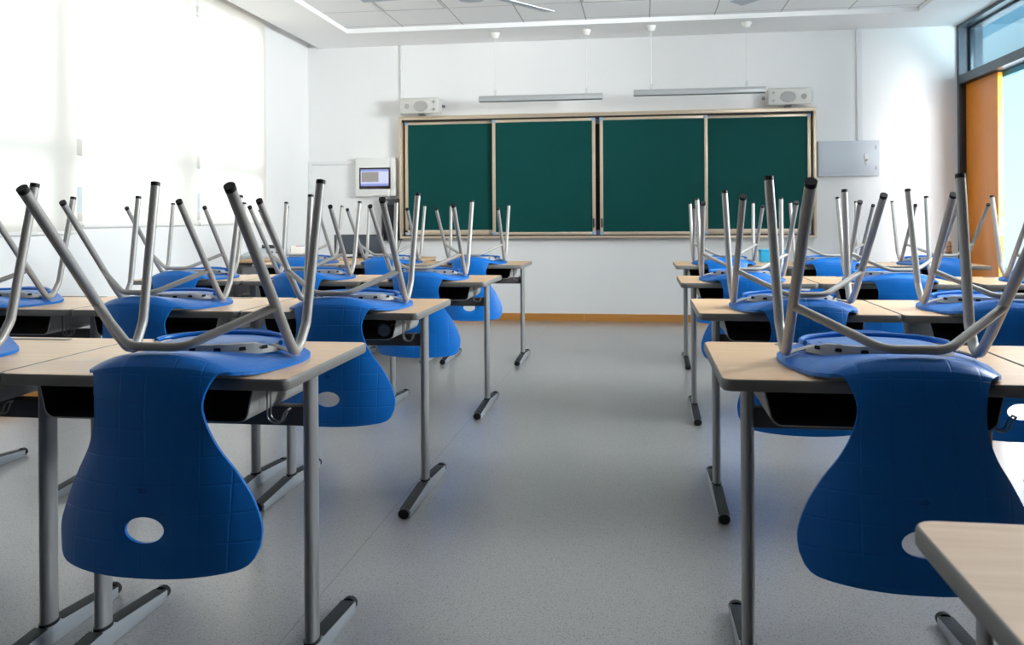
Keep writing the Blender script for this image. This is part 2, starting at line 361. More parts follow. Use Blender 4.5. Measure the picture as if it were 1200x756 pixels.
# unseen windows added high in the right wall to let in fill light
for i in range(3):
    a = RY0 + i * (RY1 - RY0) / 3; c = RY0 + (i + 1) * (RY1 - RY0) / 3; X0, X1 = XR + 0.08, XR + 0.14; fr = MB()
    for y0_, y1_, z0_, z1_ in ((a, a + .05, RZ0, RZ1), (c - .05, c, RZ0, RZ1), (a + .05, c - .05, RZ0, RZ0 + .05), (a + .05, c - .05, RZ1 - .05, RZ1)):
        fr.box(X0, X1, y0_, y1_, z0_, z1_, M['frame'], .003)
    o = fr.build('window_%d' % (i + 4), kind='structure')
    g = MB(); g.box(X0 + .027, X0 + .033, a + .05, c - .05, RZ0 + .05, RZ1 - .05, M['glass']); g.build('pane', o)
# roller blinds: cloth, bottom bar, roller
BL = ((3.74, 5.300, 'near roller blind at the left edge of the picture', 1.035),
      (5.360, 6.875, 'middle roller blind on the left wall, between two bright gaps', 1.075),
      (6.930, 8.25, 'far roller blind on the left wall, nearest the chalkboard', 1.075))
for a, c, lb, zb in BL:
    o = thing('roller_blind', lb, 'blind', (XL + 0.035, (a + c) / 2, zb), 0, 'roller blinds over the left windows')
    h_ = (c - a) / 2; q = MB(); N = 24; vs = []
    for k in range(N + 1):
        y = -h_ + 2 * h_ * k / N; dx = 0.0035 * math.sin(k * 0.9 + a)
        vs += [(dx, y, 0.02), (dx * 0.3, y, 3.17 - zb)]
    q.add(vs, [[2 * k, 2 * k + 2, 2 * k + 3, 2 * k + 1] for k in range(N)], M['blind']); q.build('cloth', o)
    q = MB(); q.box(-0.008, 0.008, -h_, h_, 0, 0.022, M['white'], 0.004); q.build('bottom_bar', o)
    q = MB(); q.tube([(0, -h_, 3.19 - zb), (0, h_, 3.19 - zb)], 0.022, M['white'], 14); q.build('roller', o)
# door, jambs and transom in the right wall
q = MB(); F = M['frame']
q.box(XR - 0.004, XR + 0.22, DY1, YW, 2.47, 3.10, F); q.box(XR - 0.004, XR + 0.22, DY0 - 0.06, DY0, 0, 3.10, F)
q.box(XR - 0.004, XR + 0.22, DY0, DY1, 3.015, 3.10, F); q.box(XR - 0.004, XR + 0.13, DY0, DY1, 2.448, 2.535, F)
q.box(XR + 0.085, XR + 0.13, DY1 - 0.05, DY1, 2.535, 3.03, F, 0.004); q.box(XR + 0.085, XR + 0.13, DY0, DY0 + 0.04, 2.535, 3.03, F, 0.004)
q.box(XR + 0.085, XR + 0.13, DY0 + 0.04, DY1 - 0.05, 2.995, 3.03, F, 0.004)
q.box(XR - 0.004, XR + 0.018, DY1, YW, 0, 2.47, F); q.box(XR + 0.018, XR + 0.22, DY1, YW, 0, 2.47, M['jamb'])
dfm = q.build('door_1', kind='structure')
q = MB(); q.box(XR + 0.104, XR + 0.110, DY0 + 0.04, DY1 - 0.05, 2.535, 2.995, M['tinted']); q.build('transom_pane', dfm)
q = MB(); q.box(XR + 0.13, XR + 0.16, DY0, DY1, 2.40, 2.47, M['overhang']); q.build('outer_lintel', dfm)
q = MB(); q.box(XR + 0.058, XR + 0.098, 8.613, DY1 - 0.003, 0.006, 2.44, M['door'], 0.002)
q.box(XR + 0.0575, XR + 0.0985, 8.606, 8.614, 0.006, 2.44, M['dooredge'], 0.001)
leaf = q.build('door_2', kind='structure')
q = MB(); q.box(XR + 0.066, XR + 0.090, 8.602, 8.607, 0.93, 1.10, M['trimwhite'], 0.002)
q.box(XR + 0.050, XR + 0.0585, 8.625, 8.66, 0.90, 1.12, M['trimwhite'], 0.003)
q.tube(fillet([(XR + 0.10, 8.64, 1.04), (XR + 0.14, 8.64, 1.04), (XR + 0.14, 8.75, 1.04)], 0.012), 0.008, M['trimwhite'], 10); q.build('door_handle', leaf)
q = MB(); q.box(XR + 0.24, 9.5, 2, 20, -0.12, -0.02, M['exterior']); q.build('ground_1', kind='structure')
q = MB(); q.box(4.6, 5.0, 2, 24, 3.72, 4.5, M['overhang']); q.build('beam_1', kind='structure')

# ------------------------------------------------------------------ school chair (built upside down, origin on the desk top under its seat)
PROF = [  # y, z, half width, rim drop, of the camera-side (under/back) surface from the seat's front lip to the back's top edge
    (.424, .060, .168, .000), (.410, .051, .196, .006), (.374, .041, .220, .014), (.320, .036, .234, .024), (.250, .034, .238, .026),
    (.180, .037, .233, .029), (.110, .044, .217, .035), (.050, .053, .203, .042), (.000, .061, .183, .044), (-.040, .060, .168, .041),
    (-.070, .040, .155, .034), (-.083, .005, .140, .025), (-.088, -.045, .129, .013), (-.089, -.098, .137, .024), (-.091, -.153, .160, .041), (-.092, -.208, .195, .058),
    (-.094, -.265, .226, .070), (-.097, -.313, .240, .074), (-.101, -.360, .246, .072), (-.106, -.424, .243, .066)]
def cat(p, k, u):
    P = lambda i: p[min(max(i, 0), len(p) - 1)]
    a, b_, c, d_ = P(k - 1), P(k), P(k + 1), P(k + 2)
    return [0.5 * (2 * b_[i] + (c[i] - a[i]) * u + (2 * a[i] - 5 * b_[i] + 4 * c[i] - d_[i]) * u * u + (3 * b_[i] - a[i] - 3 * c[i] + d_[i]) * u ** 3) for i in range(4)]
SM = []
for k in range(len(PROF) - 1):
    for j in range(20): SM.append(cat(PROF, k, j / 20))
SM.append(list(PROF[-1]))
SL = [0.0]
for a, c in zip(SM[:-1], SM[1:]): SL.append(SL[-1] + math.hypot(c[0] - a[0], c[1] - a[1]))
LT = SL[-1]
def at(s):
    s = min(max(s, 0), LT); lo, hi = 0, len(SL) - 1
    while hi - lo > 1:
        mm = (lo + hi) // 2
        if SL[mm] <= s: lo = mm
        else: hi = mm
    u = (s - SL[lo]) / (SL[hi] - SL[lo] + 1e-12)
    return [SM[lo][i] + (SM[hi][i] - SM[lo][i]) * u for i in range(4)]
def nrm(s):
    a, c = at(s - 0.012), at(s + 0.012); ty, tz = c[0] - a[0], c[1] - a[1]; q = math.hypot(ty, tz)
    return (-tz / q, ty / q)
def shell_pt(t, s, depth=0.0):
    a = abs(t); e0 = 0.075 * a ** 3.0 * max(0, 1 - s / 0.16) ** 1.5; e1 = (0.019 * a ** 2.2 + 0.040 * a ** 22) * max(0, 1 - (LT - s) / 0.15) ** 1.3
    y, z, hw, rim = at(s); ss = s + e0 - e1; y, z, _, rim = at(ss); ny, nz = nrm(ss)
    o = depth + rim * a ** 2.6
    hy = (-0.323 - z) / 0.0285 if z < -0.2 else 99; x = t * hw
    rr = math.hypot(x / 0.0465, hy)
    if rr < 1.75: o += 0.008 * (1 - min(1, max(0, (rr - 1.0) / 0.75))) ** 1.5
    return (x, y + ny * o, z + nz * o), ss
def shell_mesh(name, s0, s1, rows, cols, cut=False, open0=False, open1=False):
    b = bmesh.new(); uvl = b.loops.layers.uv.new('UVMap'); TH = 0.0085
    T = [math.sin(PI / 2 * (-1 + 2 * j / cols)) * 0.35 + (-1 + 2 * j / cols) * 0.65 for j in range(cols + 1)]
    lay = []
    for dep in (0.0, TH):
        g = []
        for i in range(rows + 1):
            r = []
            for t in T:
                s = s0 + (s1 - s0) * i / rows; p, ss = shell_pt(t, s, dep); v = b.verts.new(p); r.append((v, (p[0] + 0.031, ss)))
            g.append(r)
        lay.append(g)
    def face(q):
        f = b.faces.new([x[0] for x in q])
        for lp, x in zip(f.loops, q): lp[uvl].uv = x[1]
    A, B = lay
    for i in range(rows):
        for j in range(cols):
            face([A[i][j], A[i + 1][j], A[i + 1][j + 1], A[i][j + 1]]); face([B[i][j], B[i][j + 1], B[i + 1][j + 1], B[i + 1][j]])
        for j in (0, cols):
            face([A[i][j], B[i][j], B[i + 1][j], A[i + 1][j]] if j == 0 else [A[i][j], A[i + 1][j], B[i + 1][j], B[i][j]])
    for i in (0, rows):
        for j in range(cols):
            face([A[i][j], A[i][j + 1], B[i][j + 1], B[i][j]] if i == 0 else [A[i][j], B[i][j], B[i][j + 1], A[i][j + 1]])
    bmesh.ops.recalc_face_normals(b, faces=b.faces)
    # round the outline a little
    rim = [e for e in b.edges if e.is_manifold and e.calc_face_angle(0) > 0.9]
    me = bpy.data.meshes.new(name); b.to_mesh(me); b.free(); me.materials.append(M['blue'])
    o = bpy.data.objects.new(name, me); COL.objects.link(o)
    if cut:
        cu = MB(); prof = [(0.0465, -0.2), (0.0465, 0.2)]
        cu.lathe(prof, M['blue'], (0, 0, -0.323), 'y', 40, 1, 0.0285 / 0.0465)
        cu.prism(rrect(-0.012, 0.012, -0.242, -0.228, 0.005), -0.13, -0.0885, M['blue'], 'y')
        c_ = cu.build('cutter'); md = o.modifiers.new('b', 'BOOLEAN'); md.operation = 'DIFFERENCE'; md.solver = 'EXACT'; md.object = c_
        dg = bpy.context.evaluated_depsgraph_get(); me2 = bpy.data.meshes.new_from_object(o.evaluated_get(dg)); me2.name = name
        o.modifiers.clear(); o.data = me2; bpy.data.objects.remove(c_); me = me2
        me.materials.clear(); me.materials.append(M['blue'])
        me.polygons.foreach_set('material_index', [0] * len(me.polygons))
    me.polygons.foreach_set('use_smooth', [True] * len(me.polygons)); me.set_sharp_from_angle(angle=math.radians(38)); me.update()
    return o
def make_chair():
    root = thing('school_chair', 'x', 'chair')
    ss = next(s for s, q in zip(SL, SM) if q[0] < -0.072)            # seat turns into backrest on the bend
    shell_mesh('seat', 0, ss, 46, 36).parent = root
    shell_mesh('backrest', ss, LT, 44, 36, True).parent = root
    for sd in (-1, 1):
        pts = [(sd * .240, .376, .463), (sd * .229, .292, .092), (sd * .224, .236, .012), (sd * .228, .165, .082), (sd * .239, -.155, .4315)]
        P = fillet(pts, [.05, .038, .06], 8); q = MB(); q.tube(P, .0125, M['tube'], 16)
        fr = q.build('leg_frame', root)
        for e, d in ((0, 1), (-1, -2)):
            p = P[e]; dr = (P[e] - P[d]).normalized(); q = MB()
            q.tube([p - dr * .004, p + dr * .004, p + dr * .0062, p + dr * .0075], .0128, M['black'], 16)
            q.build('foot_cap', fr, 60)
    q = MB(); q.tube(fillet([(-.234, .096, .158), (-.066, -.036, .0765), (.066, -.036, .0765), (.234, .096, .158)], .07, 8), .0103, M['tube'], 14)
    q.build('crossbar', root)
    q = MB(); rr_ = rrect(-.0125, .0125, -.2425, -.2275, .005, 4); q.tube([(x, shell_pt(0, next(s for s, m_ in zip(SL, SM) if m_[1] < z))[0][1] - .0002, z) for x, z in rr_ + rr_[:1]], .0013, M['blue'], 6, cap=False); q.build('moulded_mark', next(c for c in root.children if c.name.startswith('backrest')))
    # under-seat mounting: dished pale plate with a raised blue lip, slotted grey strip along the rear arc, tabs to the leg frames
    cy = .285; q = MB(); q.lathe([(.02, .050), (.130, .048), (.156, .043), (.163, .034)], M['plate'], (0, cy, 0), 'z', 44, 1, .74)
    mp_ = q.build('mounting_plate', root)
    q = MB(); q.tube([(.176 * math.cos(a), cy + .118 * math.sin(a), .047 + .004 * math.sin(a)) for a in [math.radians(-12 + 204 * k / 40) for k in range(41)]], .0065, M['blue'], 10); q.build('lip', mp_)
    q = MB(); n_ = 32; vs = []; R0, R1 = .170, .178
    for k in range(n_ + 1):
        a = math.radians(194 + 152 * k / n_); h1 = .034 + .021 * min(1, 6 * min(k, n_ - k) / n_)
        for rr, zz in ((R0, .026), (R1 + .006, .028), (R1, h1), (R0, h1 + .002)):
            vs.append((rr * math.cos(a), cy + rr * .86 * math.sin(a), zz))
    fs = []
    for k in range(n_):
        for j in range(4): j2 = (j + 1) % 4; fs.append([4 * k + j, 4 * k + j2, 4 * k + 4 + j2, 4 * k + 4 + j])
    fs += [[0, 1, 2, 3], [4 * n_ + j for j in (3, 2, 1, 0)]]
    q.add(vs, fs, M['strip'])
    for k in range(7):
        a = math.radians(212 + 116 * k / 6); c_ = Vector(((R1 + .0026) * math.cos(a), cy + (R1 + .0026) * .86 * math.sin(a), .0435))
        tx = Vector((-math.sin(a), (.86 * math.cos(a)), 0)).normalized(); no = Vector((tx.y, -tx.x, 0))
        q.add([c_ + tx * x_ + no * .0022 + Vector((0, 0, z_)) for x_, z_ in ((-.008, -.004), (.008, -.004), (.009, 0), (.007, .005), (-.007, .005), (-.009, 0))], [[0, 1, 2, 3, 4, 5]], M['hole'])
        q.add([c_ + tx * x_ + no * d_ + Vector((0, 0, .0125)) for x_, d_ in ((-.007, -.002), (.007, -.002), (.007, -.0085), (-.007, -.0085))], [[0, 1, 2, 3]], M['hole'])
    for v in (0,): pass
    q.build('vent_strip', root, 40)
    for sd in (-1, 1):
        q = MB(); q.tube([(sd * .226, .236, .020), (sd * .200, .246, .0285), (sd * .150, .262, .040)], .014, M['strip'], 8, .004, up=(0, 1, 0)); q.build('bracket', root)
    return root

# ------------------------------------------------------------------ student desk (origin: floor, centre of its front edge line)
def make_desk(ins_l, ins_r, tl, tr_):
    root = thing('student_desk', 'x', 'desk'); hw = DW / 2 - .0015
    q = MB(); q.prism(rrect(-hw + .004, hw - .004, .004, DD - .004, .024), DH - .020, DH, M['wood']); top = q.build('tabletop', root)
    # rounded grey edge band with a flat underside
    outl = lambda d: rrect(-hw + d, hw - d, d, DD - d, max(.028 - d, .004), 6)
    rings = [(.0041, DH - .0005), (.0022, DH - .0008), (.0004, DH - .004), (0, DH - .009), (0, DH - .022), (.004, DH - .0275), (.030, DH - .0275), (.030, DH - .0205)]
    vs = []; K = len(outl(0))
    for d, z in rings:
        vs += [(x, y, z) for x, y in outl(d)]
    fs = [[i * K + k, (i + 1) * K + k, (i + 1) * K + (k + 1) % K, i * K + (k + 1) % K] for i in range(len(rings) - 1) for k in range(K)]
    q = MB(); q.add(vs, fs, M['edge']); q.build('edge_band', top, 50)
    q = MB(); q.prism(rrect(-.17, .17, DD - .058, DD - .03, .013), DH - .003, DH + .0016, M['edge']); q.build('pencil_groove', top)
    # book tray: open-fronted box with rounded lower corners
    x0, x1 = -hw + tl, hw - tr_; z0, z1 = .652, DH - .0275; r = .03
    def U(d):
        o_ = [(x0 + d - .012, z1)]
        for k in range(7): a = math.radians(180 + 90 * k / 6); o_.append((x0 + r + (r - d) * math.cos(a), z0 + r + (r - d) * math.sin(a)))
        for k in range(7): a = math.radians(270 + 90 * k / 6); o_.append((x1 - r + (r - d) * math.cos(a), z0 + r + (r - d) * math.sin(a)))
        o_.append((x1 - d + .012, z1)); return o_
    oo, ii = U(0), U(.0035); y0, y1 = .022, .40; n_ = len(oo)
    V = [(x, y0, z) for x, z in oo] + [(x, y1, z) for x, z in oo] + [(x, y0, z) for x, z in ii] + [(x, y1 - .004, z) for x, z in ii]
    q = MB(); q.add(V, [[k, k + 1, n_ + k + 1, n_ + k] for k in range(n_ - 1)] + [[k + 1, k, 2 * n_ + k, 2 * n_ + k + 1] for k in range(n_ - 1)] + [list(range(n_, 2 * n_))], M['traygrey'])
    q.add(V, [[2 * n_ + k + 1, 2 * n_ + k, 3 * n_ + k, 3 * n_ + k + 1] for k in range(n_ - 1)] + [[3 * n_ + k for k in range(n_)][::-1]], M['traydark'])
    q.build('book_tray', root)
    # two T legs
    yc = .235
    for cx in (-hw + ins_l, hw - ins_r):
        q = MB(); q.tube([(cx, yc, .036), (cx, yc, DH - .0275)], .0165, M['steel'], 20, .0315, up=(1, 0, 0)); lg = q.build('leg', root)
        prof = [(-.085, .0), (-.085, .030), (yc - .032, .0484), (yc + .032, .0484), (.515, .030), (.515, .0)]
        q = MB(); q.prism(prof, cx - .0215, cx + .0215, M['footside'], 'x', .003); q.build('foot', lg)
        q = MB(); z_ = .0015; q.prism([(-.082, .0295), (-.082, .0325), (yc - .032, .0508), (yc - .032, .0478)], cx - .020, cx + .020, M['tread'], 'x', .0008)
        q.prism([(.512, .0295), (.512, .0325), (yc + .032, .0508), (yc + .032, .0478)], cx - .020, cx + .020, M['tread'], 'x', .0008); q.build('tread', lg)
        q = MB(); q.lathe([(.012, -.004), (.0195, -.001), (.0205, .004), (.0205, .018)], M['black'], (cx, -.100, .019), 'y', 18, 1.06, .92); q.build('end_cap', lg)
        q = MB(); q.lathe([(.0205, -.014), (.0205, .002), (.0195, .007), (.012, .010)], M['black'], (cx, .527, .019), 'y', 18, 1.06, .92); q.build('end_cap', lg)
        q = MB(); q.tube([(cx, yc, .046), (cx, yc, .056)], .0195, M['black'], 20, .0345, up=(1, 0, 0)); q.build('collar', lg)
    q = MB(); q.box(-hw + ins_l, hw - ins_r, yc - .014, yc + .03, .600, .6495, M['beam'], .004); q.build('crossbeam', root)
    # double wire bag hook under the right end
    hx = hw - max(ins_r, .05) - .035; q = MB()
    for dy in (0, .02):
        q.tube(fillet([(hx, .085 + dy, DH - .027), (hx, .085 + dy, .648), (hx + .03, .085 + dy, .632), (hx + .042, .085 + dy, .665), (hx + .05, .085 + dy, .672)], [.016, .016, .008], 6), .0022, M['wire'], 8)
    q.tube([(hx + .05, .085, .672), (hx + .05, .105, .672)], .0022, M['wire'], 8); q.build('bag_hook', root)
    return root

ROWS = {  # front edge y, x of the aisle-side end, number of desks in view
    'L1': (1.893, -.802, 2), 'L2': (3.269, -.852, 3), 'L3': (4.877, -.878, 3), 'L4': (6.639, -.904, 3),
    'R0': (0.511, .316, 1), 'R1': (2.014, .175, 2), 'R2': (3.366, .209, 2), 'R3': (4.883, .209, 3), 'R4': (6.606, .247, 3)}
CH = {('L1', 1): (-1.099, -.008, .007), ('L1', 2): (-1.942, -.019, -.01), ('L2', 1): (-1.191, .005, .01), ('L2', 2): (-1.989, -.017, .02),
      ('L2', 3): (-2.792, -.019, -.006), ('L3', 1): (-1.271, .02, -.001), ('L3', 2): (-1.981, -.002, .009), ('L3', 3): (-2.74, -.012, .024),
      ('L4', 1): (-1.309, .01, -.003), ('L4', 2): (-2.013, .017, -.009), ('L4', 3): (-2.727, .015, -.01), ('R1', 1): (.576, .005, .015),
      ('R2', 1): (.584, -.02, .026), ('R2', 2): (1.307, -.012, -.01), ('R3', 1): (.565, .016, -.003), ('R3', 2): (1.356, -.018, -.008),
      ('R3', 3): (2.188, -.013, -.001), ('R4', 1): (.617, -.005, .005), ('R4', 2): (1.373, -.016, -.012), ('R4', 3): (2.12, -.013, .018)}
ORD = {1: 'first', 2: 'second', 3: 'third', 4: 'fourth'}
POS = {1: 'aisle desk', 2: 'second desk from the aisle', 3: 'third desk from the aisle'}
desks = {'L': make_desk(.120, .035, .108, .102), 'R': make_desk(.082, .098, .106, .142)}
chair = make_chair()
first = {'L': True, 'R': True, 'c': True}
for row, (fy, xe, n_) in ROWS.items():
    sd = row[0]; r_ = int(row[1]); sg = -1 if sd == 'L' else 1
    side = 'left of the aisle' if sd == 'L' else 'right of the aisle'
    for k in range(1, n_ + 1):
        x = xe + sg * DW * (k - .5) + (.085 if (row, k) == ('R3', 3) else 0)
        if r_ == 0: lab = 'bare pale wood desk in the bottom right corner, closest to the camera'; 
        else:
            lab = 'pale wood %s, %s row from the camera, %s' % (POS[k], ORD[r_], side)
        loc = (x, fy, 0); g = 'student desks in rows'
        if first[sd]:
            d_ = desks[sd]; d_.location = loc; d_['label'] = lab; d_['group'] = g; first[sd] = False
        else: dup(desks[sd], loc, 0, lab, g)
        if (row, k) in CH:
            cx, dy, rz = CH[(row, k)]; lab = 'upturned blue chair, %s, %s row, %s' % (POS[k], ORD[r_], side)
            # the pose was measured about a point .27 m in from the desk edge
            ox, oy = cx + .27 * math.sin(rz), fy + dy + .27 - .27 * math.cos(rz)
            loc = (ox, oy, DH + .0012)
            if first['c']:
                chair.location = loc; chair.rotation_euler = (0, 0, rz); chair['label'] = lab; chair['group'] = 'upturned chairs on the desks'; first['c'] = False
            else: dup(chair, loc, rz, lab, 'upturned chairs on the desks')
# bottle lying in the book tray of the second left aisle desk
q = MB(); q.lathe([(.010, 0), (.026, .001), (.031, .006), (.0325, .02), (.0325, .14), (.028, .17), (.013, .19), (.013, .20)], M['bottle'], (0, 0, 0), 'y', 28)
q.lathe([(.021, -.0012), (.023, -.002), (.025, .0)], M['lampdark'], (0, 0, 0), 'y', 28); q.lathe([(.010, -.002), (.012, -.003), (.014, .0)], M['lampdark'], (0, 0, 0), 'y', 24)
o = q.build('drink_bottle'); o.location = (-1.000, 3.305, .652 + .0035 + .0327)
tag(o, 'smoky round bottle lying in the open tray of the second left aisle desk', 'bottle')
q = MB(); q.lathe([(.0145, .186), (.0155, .19), (.0155, .208), (.0135, .21)], M['black'], (0, 0, 0), 'y', 20); q.build('cap', o)

# ------------------------------------------------------------------ chalkboard
bb = thing('chalkboard', 'long green sliding chalkboard in a champagne metal frame on the front wall', 'chalkboard', (-.43, YW, .90))
def bx(q, x0, x1, y0, y1, z0, z1, m, bev=.003): return q.box(x0 + .43, x1 + .43, y0 - YW, y1 - YW, z0 - .90, z1 - .90, m, bev)
q = MB(); CA = M['champ']; BX0, BX1, BZ0, BZ1 = -2.647, 1.787, .900, 2.248
bx(q, BX0, BX1, YW - .105, YW, BZ1 - .042, BZ1, CA); bx(q, BX0, BX1, YW - .105, YW, BZ0, BZ0 + .018, CA)
bx(q, BX0, BX0 + .028, YW - .105, YW, BZ0 + .018, BZ1 - .042, CA); bx(q, BX1 - .028, BX1, YW - .105, YW, BZ0 + .018, BZ1 - .042, CA)
for z in (BZ1 - .014, BZ1 - .028): bx(q, BX0 + .01, BX1 - .01, YW - .1065, YW - .1, z - .001, z + .001, M['beam'], 0)
bx(q, BX0 + .03, BX1 - .03, YW - .108, YW - .085, BZ0 + .018, BZ0 + .024, CA, .001)
q.build('outer_frame', bb)
q = MB(); bx(q, BX0 + .02, BX1 - .02, YW - .015, YW - .001, BZ0 + .01, BZ1 - .01, M['dkbrown'], 0); q.build('back_plate', bb)
q = MB(); bx(q, BX0 + .028, BX1 - .028, YW - .10, YW - .02, BZ1 - .060, BZ1 - .042, M['dkbrown'], 0); bx(q, BX0 + .028, BX1 - .028, YW - .098, YW - .02, BZ0 + .024, BZ0 + .034, M['dkbrown'], 0)
bx(q, -.52, -.41, YW - .028, YW - .02, 2.13, 2.186, M['bluegrey'], 0); bx(q, -.52, -.41, YW - .028, YW - .02, .934, .985, M['bluegrey'], 0); q.build('slide_rail', bb)
def panel(x0, x1, y, slide, hs):
    z0, z1 = BZ0 + (.036 if slide else .036), BZ1 - .060; f = .034
    q = MB(); bx(q, x0 + .01, x1 - .01, y, y + .016, z0 + .01, z1 - .01, M['board'], 0); p = q.build('sliding_panel' if slide else 'fixed_panel', bb)
    q = MB(); bx(q, x0, x1, y - .010, y + .02, z1 - .030, z1, CA); bx(q, x0, x1, y - .010, y + .02, z0, z0 + (.030 if slide else .055), CA)
    bx(q, x0, x0 + f, y - .010, y + .02, z0 + .02, z1 - .02, CA); bx(q, x1 - f, x1, y - .010, y + .02, z0 + .02, z1 - .02, CA); q.build('panel_frame', p)
    for x in (x0, x1 - f - .006):
        for z in (z0 - .002, z1 - .032):
            if slide or (x == x0) == (x0 < 0):
                q = MB(); bx(q, x - .002, x + f + .008, y - .013, y + .021, z, z + .035, M['bluegrey'], .006); q.build('corner_cap', p)
    if slide:
        q = MB(); hx = x1 - f + .004 if hs > 0 else x0 + .010; bx(q, hx, hx + .020, y - .016, y - .009, z0 + .075, z0 + .175, M['darkgrey'], .003); q.build('handle', p)
panel(-2.597, -1.45, YW - .042, False, 0); panel(.53, 1.742, YW - .042, False, 0)
panel(-1.606, -.487, YW - .086, True, 1); panel(-.440, .690, YW - .086, True, -1)

# ------------------------------------------------------------------ things on the front wall
def speaker(x, inner, lab):
    o = thing('wall_speaker', lab, 'speaker', (x, YW - .13, BZ1 + .0005), 0, 'wall speakers above the chalkboard')
    q = MB(); q.prism([(-.105, .015), (-.085, .012), (.06, .05), (.075, .09), (.06, .155), (-.06, .192), (-.095, .185), (-.118, .16)], -.215, .215, M['spk'], 'x', .012); q.build('body', o)
    q = MB(); sl = lambda z: -.1065 - (z - .015) * .0785
    for dx, rx, rz_ in ((-.02, .078, .058), (-.165 * 1, .015, .014), (.135, .026, .028)):
        dx = dx * -inner; zc = .092 if rx > .02 else .055
        for zz in ((zc,) if rx > .02 else (.055, .135)):
            q.lathe([(1, .0), (.98, -.006), (.85, -.003)], M['grille'], (dx, sl(zz) - .0005, zz), 'y', 28, rx, rz_)
    q.build('grille', o)
    for e in (-1, 1):
        q = MB(); q.lathe([(.078, 0), (.078, .01), (.06, .022), (.03, .026)] if e > 0 else [(.03, -.026), (.06, -.022), (.078, -.01), (.078, 0)], M['spk'], (e * .212, -.015, .10), 'x', 20); q.build('end_cap', o)
    q = MB(); q.lathe([(.016, 0), (.016, .03), (.010, .034)] if inner > 0 else [(.010, -.034), (.016, -.03), (.016, 0)], M['midgrey'], (inner * .236, -.02, .095), 'x', 14); q.build('bracket_knob', o)
    q = MB(); q.box(-.03, .03, -.03, .10, 0, .02, M['midgrey'], .004); q.build('mount', o)
speaker(-2.385, 1, 'white wall speaker above the left end of the chalkboard')
speaker(1.505, -1, 'white wall speaker above the right end of the chalkboard')
# teaching console with a small screen
o = thing('control_panel', 'white wall control panel with small lit screen left of the chalkboard', 'control panel', (-2.935, YW, 1.365))
q = MB(); q.box(-.228, .17, -.085, 0, 0, .44, M['white'], .018, 3); q.box(.168, .236, -.075, 0, .004, .436, M['white'], .014, 3); q.build('housing', o)
q = MB(); q.box(-.178, .178, -.0885, -.08, .085, .325, M['bezel'], .003); sc_ = q.build('screen', o)
q = MB(); q.box(-.160, .160, -.0895, -.0882, .120, .305, M['lcd']); q.box(-.150, .045, -.0902, -.0893, .165, .275, M['lcdgrey'])
q.box(-.160, .160, -.0902, -.0893, .282, .305, M['lcdblue']); q.box(-.160, .160, -.0902, -.0893, .120, .145, M['lcdblue']); q.build('display', sc_)
q = MB(); q.box(-.02, .14, -.0865, -.08, .012, .016, M['midgrey']); q.build('slot', o)
# black column speaker under the console
o = thing('column_speaker', 'tall black box on the wall under the white control panel', 'speaker', (-2.76, YW, .875))
q = MB(); q.box(-.098, .094, -.10, 0, 0, .465, M['darkgrey'], .006); q.build('cabinet', o)
q = MB(); q.box(-.075, .07, -.104, -.098, .02, .40, M['black'], .002); q.build('grille', o)
q = MB(); q.lathe([(.012, 0), (.014, -.004), (.010, -.006)], M['midgrey'], (-.03, -.10, .43), 'y', 14); q.build('knob', o)
q = MB(); q.tube(fillet([(.09, -.03, .17), (.118, -.03, .16), (.115, -.03, .02), (.07, -.03, -.10), (.10, -.03, -.30)], .03), .004, M['black'], 8); q.build('cable', o)
# grey distribution cabinet
o = thing('electrical_cabinet', 'pale grey metal wall cabinet right of the chalkboard', 'cabinet', (2.115, YW + .001, 1.532))
q = MB(); CB = M['cab']; q.box(-.302, .302, -.06, 0, 0, .364, CB, .004); q.build('body', o)
q = MB(); q.box(-.277, .262, -.066, -.058, .028, .336, CB, .003); dr = q.build('door', o)
q = MB(); q.box(.150, .186, -.080, -.064, .145, .222, M['white'], .005); q.lathe([(.012, 0), (.012, -.010), (.004, -.012)], M['wire'], (.168, -.079, .16), 'y', 14)
q.prism([(.154, .145), (.182, .145), (.168, .105)], -.076, -.066, M['white'], 'y', .001); q.build('lock', dr)
q = MB(); 
for z in (.06, .27): q.tube([(.264, -.064, z), (.264, -.064, z + .04)], .005, M['wire'], 8)
q.build('hinge', dr)
# hanging chalkboard lights
def boardlight(x0, x1, y, z, cans, lab):
    xc = (x0 + x1) / 2; o = thing('chalkboard_light', lab, 'light', (xc, y, z - .025), 0, 'chalkboard lights'); h = (x1 - x0) / 2
    q = MB(); q.prism([(-.05, 0), (.02, 0), (.05, .02), (.03, .055), (-.02, .062), (-.055, .03)], -h, h, M['lampgrey'], 'x', .002); q.build('housing', o)
    q = MB(); q.prism([(-.052, -.003), (.018, -.003), (.02, .002), (-.05, .002)], -h + .005, h - .005, M['lampdark'], 'x'); q.build('louvre', o)
    for cx, cyy in cans:
        q = MB(); zt = ZC - (z - .025)
        q.lathe([(.026, zt - .058), (.032, zt - .056), (.050, zt - .012), (.052, zt)], M['white'], (cx - xc, 0, 0), 'z', 20); q.build('canopy', o)
        q = MB(); q.tube([(cx - xc, 0, .12), (cx - xc, 0, zt - .05)], .0035, M['trimwhite'], 8); q.build('suspension_rod', o)
        q = MB(); q.tube([(cx - xc + .012 * math.sin(k * 1.2) + (.0 if k < 9 else 0), .006 * math.cos(k * 1.2), .058 + k * .0054) for k in range(13)], .003, M['lampgrey'], 6); q.build('hook', o)
boardlight(-1.675, -.388, 9.0, 2.36, ((-1.506, 9), (-.555, 9)), 'grey batten light hanging over the left half of the chalkboard')
boardlight(-.072, 1.221, 8.93, 2.372, ((.104, 9), (1.042, 9)), 'grey batten light hanging over the right half of the chalkboard')
